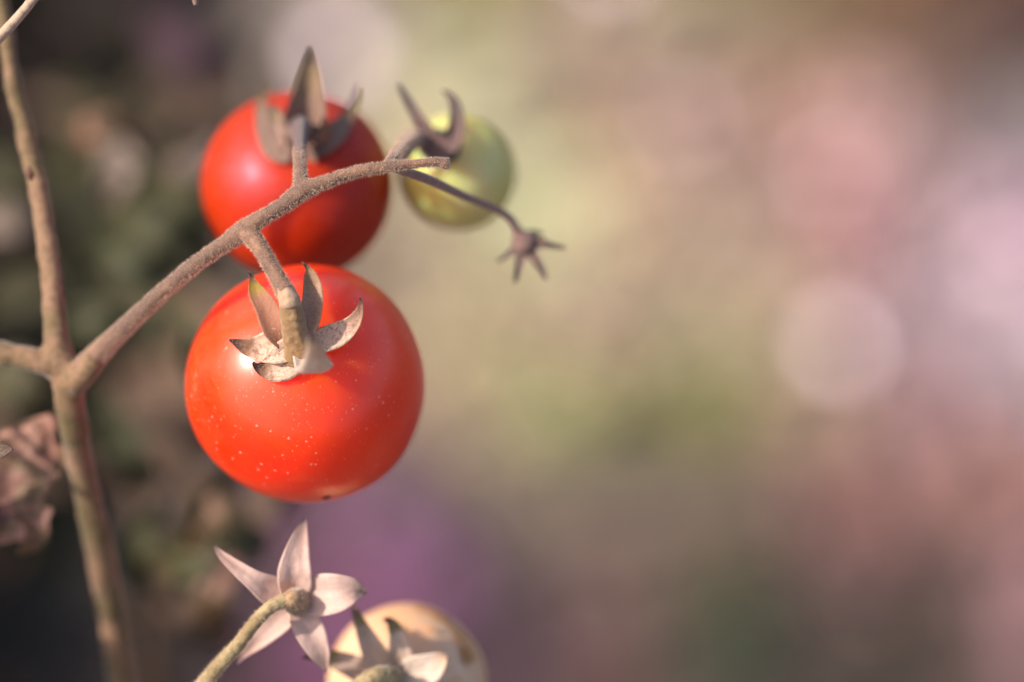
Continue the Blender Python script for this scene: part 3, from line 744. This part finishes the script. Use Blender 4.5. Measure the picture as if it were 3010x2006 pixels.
# more leaves of the same bush: four shapes copied about, also outside the frame on the left
protos = []
for i, mt in enumerate(('leaf_olive', 'leaf_brown', 'leaf_olive', 'leaf_brown')):
    m = ribbon([(1300,1003,.5,60),(1400,960,.5,260),(1520,1000,.49,330),(1650,1040,.5,200),(1750,1010,.51,20)], cup=.12, wrinkle=.16, ragged=.5, seed=90+i*2.9, rows=16, cols=9, th=.0004)
    c0 = P(1505, 1003, .5)
    me = bpy.data.meshes.new('leaf'); me.from_pydata([tuple(v-c0) for v in m[0]], [], m[1])
    me.polygons.foreach_set('use_smooth', [True]*len(me.polygons)); me.materials.append(M[mt]); protos.append(me)
rb = random.Random(5)
n = 0
while n < 150:
    px, py, d = rb.uniform(-1300, 780), rb.uniform(-500, 2500), rb.uniform(.55, 1.15)
    if py > 1620 and px > -200: continue
    if px > 560 - (py-400)*.02 and rb.random() < .75: continue
    v = P(px, py, d)
    if v.z < .05: continue
    o = bpy.data.objects.new('leaf', protos[rb.randrange(4)]); col.objects.link(o); o.parent = bush
    o.location = v - bf_; o.rotation_euler = (rb.uniform(-.9, .9), rb.uniform(-.9, .9), rb.uniform(0, 6.28))
    s = rb.uniform(1.0, 2.0); o.scale = (s, s, s)
    n += 1

# unseen foliage added left of the frame, shaped to shade the lower left
V, F, U = [], [], []
rf = random.Random(8)
for kk in range(2300):
    if kk < 1600:
        c = Vector((rf.uniform(-.75, -.2), rf.uniform(.08, .80), 0)); c.z = rf.uniform(.35, 1.045) - .728*c.x
        if c.z > 1.5: continue
    else:
        c = Vector((rf.uniform(-1.4, -.42), rf.uniform(.7, 1.75), 0)); c.z = rf.uniform(-.65, -.10) - .728*c.x
        if c.z < .02: continue
    q = (c-CAM); dz = q.dot(FWD)
    if dz > 0 and abs(q.dot(RT)/dz) < .2 and abs(q.dot(UP)/dz) < .16: continue
    s = rf.uniform(.9, 1.7)*(1.2 if kk < 1600 else 2)
    m = Matrix.Translation(c) @ Matrix.Rotation(rf.uniform(0, 6.28), 4, 'Z') @ Matrix.Rotation(rf.uniform(-1, 1), 4, 'X') @ Matrix.Rotation(rf.uniform(-1, 1), 4, 'Y') @ Matrix.Scale(s, 4)
    me = protos[rf.randrange(4)]; o_ = len(V); hn = len(me.vertices)//2
    V += [m @ v.co for v in me.vertices[:hn]]
    F += [tuple(i+o_ for i in p.vertices) for p in me.polygons if max(p.vertices) < hn]
fo = mesh_obj('foliage', V, F, M['leaf_olive'], parent=bush, origin=bf_, kind='stuff')

# ------------------------------------------------------------------ bright things on the ground that blur into discs
k = NT('pale_stone'); n1 = k.noise(k.obj(), 90, 3); k.l(k.ramp(n1, [(.3, (.58, .42, .50)), (.7, (.76, .58, .66))]), k.b.inputs['Base Color']); k.b.inputs['Roughness'].default_value = .34; k.b.inputs['Specular Tint'].default_value = (1, .8, .9, 1); M['stone'] = k.m
k = NT('matte_stone'); n1 = k.noise(k.obj(), 90, 3); k.l(k.ramp(n1, [(.3, (.60, .42, .46)), (.7, (.74, .56, .60))]), k.b.inputs['Base Color']); k.b.inputs['Roughness'].default_value = .8; M['matte'] = k.m
k = NT('pink_petal'); n1 = k.noise(k.obj(), 90, 3); k.l(k.ramp(n1, [(.3, (.62, .22, .22)), (.7, (.72, .34, .34))]), k.b.inputs['Base Color']); k.b.inputs['Roughness'].default_value = .6; k.thin((.6, .25, .25, 1), .3); M['petal'] = k.m
k = NT('purple_petal'); n1 = k.noise(k.obj(), 90, 3); k.l(k.ramp(n1, [(.3, (.20, .075, .15)), (.7, (.32, .13, .25))]), k.b.inputs['Base Color']); k.b.inputs['Roughness'].default_value = .6; k.thin((.3, .1, .28, 1), .3); M['purple'] = k.m
def stone(px, py, size, label, flat=.3, mat='stone'):
    c = GP(px, py, .03); bm = bmesh.new(); bmesh.ops.create_icosphere(bm, subdivisions=4, radius=1)
    q = (SUN + (CAM-c).normalized()).normalized().to_track_quat('Z', 'Y')      # lies tilted so that its wet face glints
    V = []
    for v in bm.verts:
        p = v.co*(1+.06*noise.noise(v.co*1.3+c*9))
        z = p.z; z = math.copysign(min(abs(z), .55 + .1*abs(z)), z)
        V.append(q @ Vector((p.x*size, p.y*size*.9, z*size*flat*1.6)) + c)
    F = [tuple(v.index for v in f.verts) for f in bm.faces]; bm.free()
    o = mesh_obj('pebble', V, F, M[mat], origin=c)
    o['label'] = label; o['category'] = 'pebble'; o['group'] = 'pale stones blurred into round discs'
stone(1000, 160, .0172, 'pale stone blurred to a whitish round disc behind the red tomato at the top')
stone(2466, 1020, .0142, 'pale stone blurred to a pinkish white round disc, right of the middle')
stone(2965, 770, .013, 'broad pinkish stone blurred to a soft glow at the right edge', mat='matte')
stone(1800, -110, .012, 'pale stone blurred to a faint light patch at the top edge')
stone(2010, 350, .0062, 'small stone blurred to a very faint beige disc, upper middle of the background')
stone(2440, 500, .0064, 'small stone blurred to a faint disc over the pink flowers')
def flower(px, py, size, mat, label, n=9, seed=1):
    c = GP(px, py, .04); root = thing('flower', label, 'flower', Vector((c.x, c.y, 0)), 'blurred flowers on the ground')
    rr = random.Random(seed); org = root.location.copy()
    V, F, U = tube([(c.x, c.y, -.005, .0012), (c.x+.002, c.y, .02, .001), (c.x, c.y, c.z, .001)], seg=8, sub=4)
    mesh_obj('stem', V, F, M['leaf_olive'], parent=root, origin=org)
    for i in range(n):
        a = 6.283*i/n + rr.uniform(-.2, .2); V, F = [], []
        dr = Vector((math.cos(a), math.sin(a), rr.uniform(.1, .5))).normalized(); sd_ = Vector((-math.sin(a), math.cos(a), 0))
        for r_i in range(6):
            t = r_i/5; wdt = size*.36*math.sin(math.pi*(.12+.82*t))
            for u in (-1, 0, 1): V.append(c + dr*size*t + sd_*u*wdt + Vector((0, 0, abs(u)*wdt*.3 - t*t*size*.3)))
        for r_i in range(5):
            for u in range(2): q = r_i*3+u; F.append((q, q+3, q+4, q+1))
        mesh_obj('petal', V, F, mat, parent=root, origin=org)
flower(2480, 560, .017, M['petal'], 'blurred pink flower above the pinkish white disc', seed=1)
flower(2450, 400, .012, M['petal'], 'blurred smaller pink flower near the upper right', seed=2)
flower(1280, 1700, .024, M['purple'], 'blurred purple flower left of the pale tomato top', seed=3)
flower(1130, 1560, .022, M['purple'], 'blurred purple flower directly beneath the front tomato', seed=4)
flower(1000, 1930, .026, M['purple'], 'blurred purple flower at the bottom between star calyx and pale tomato', seed=5)
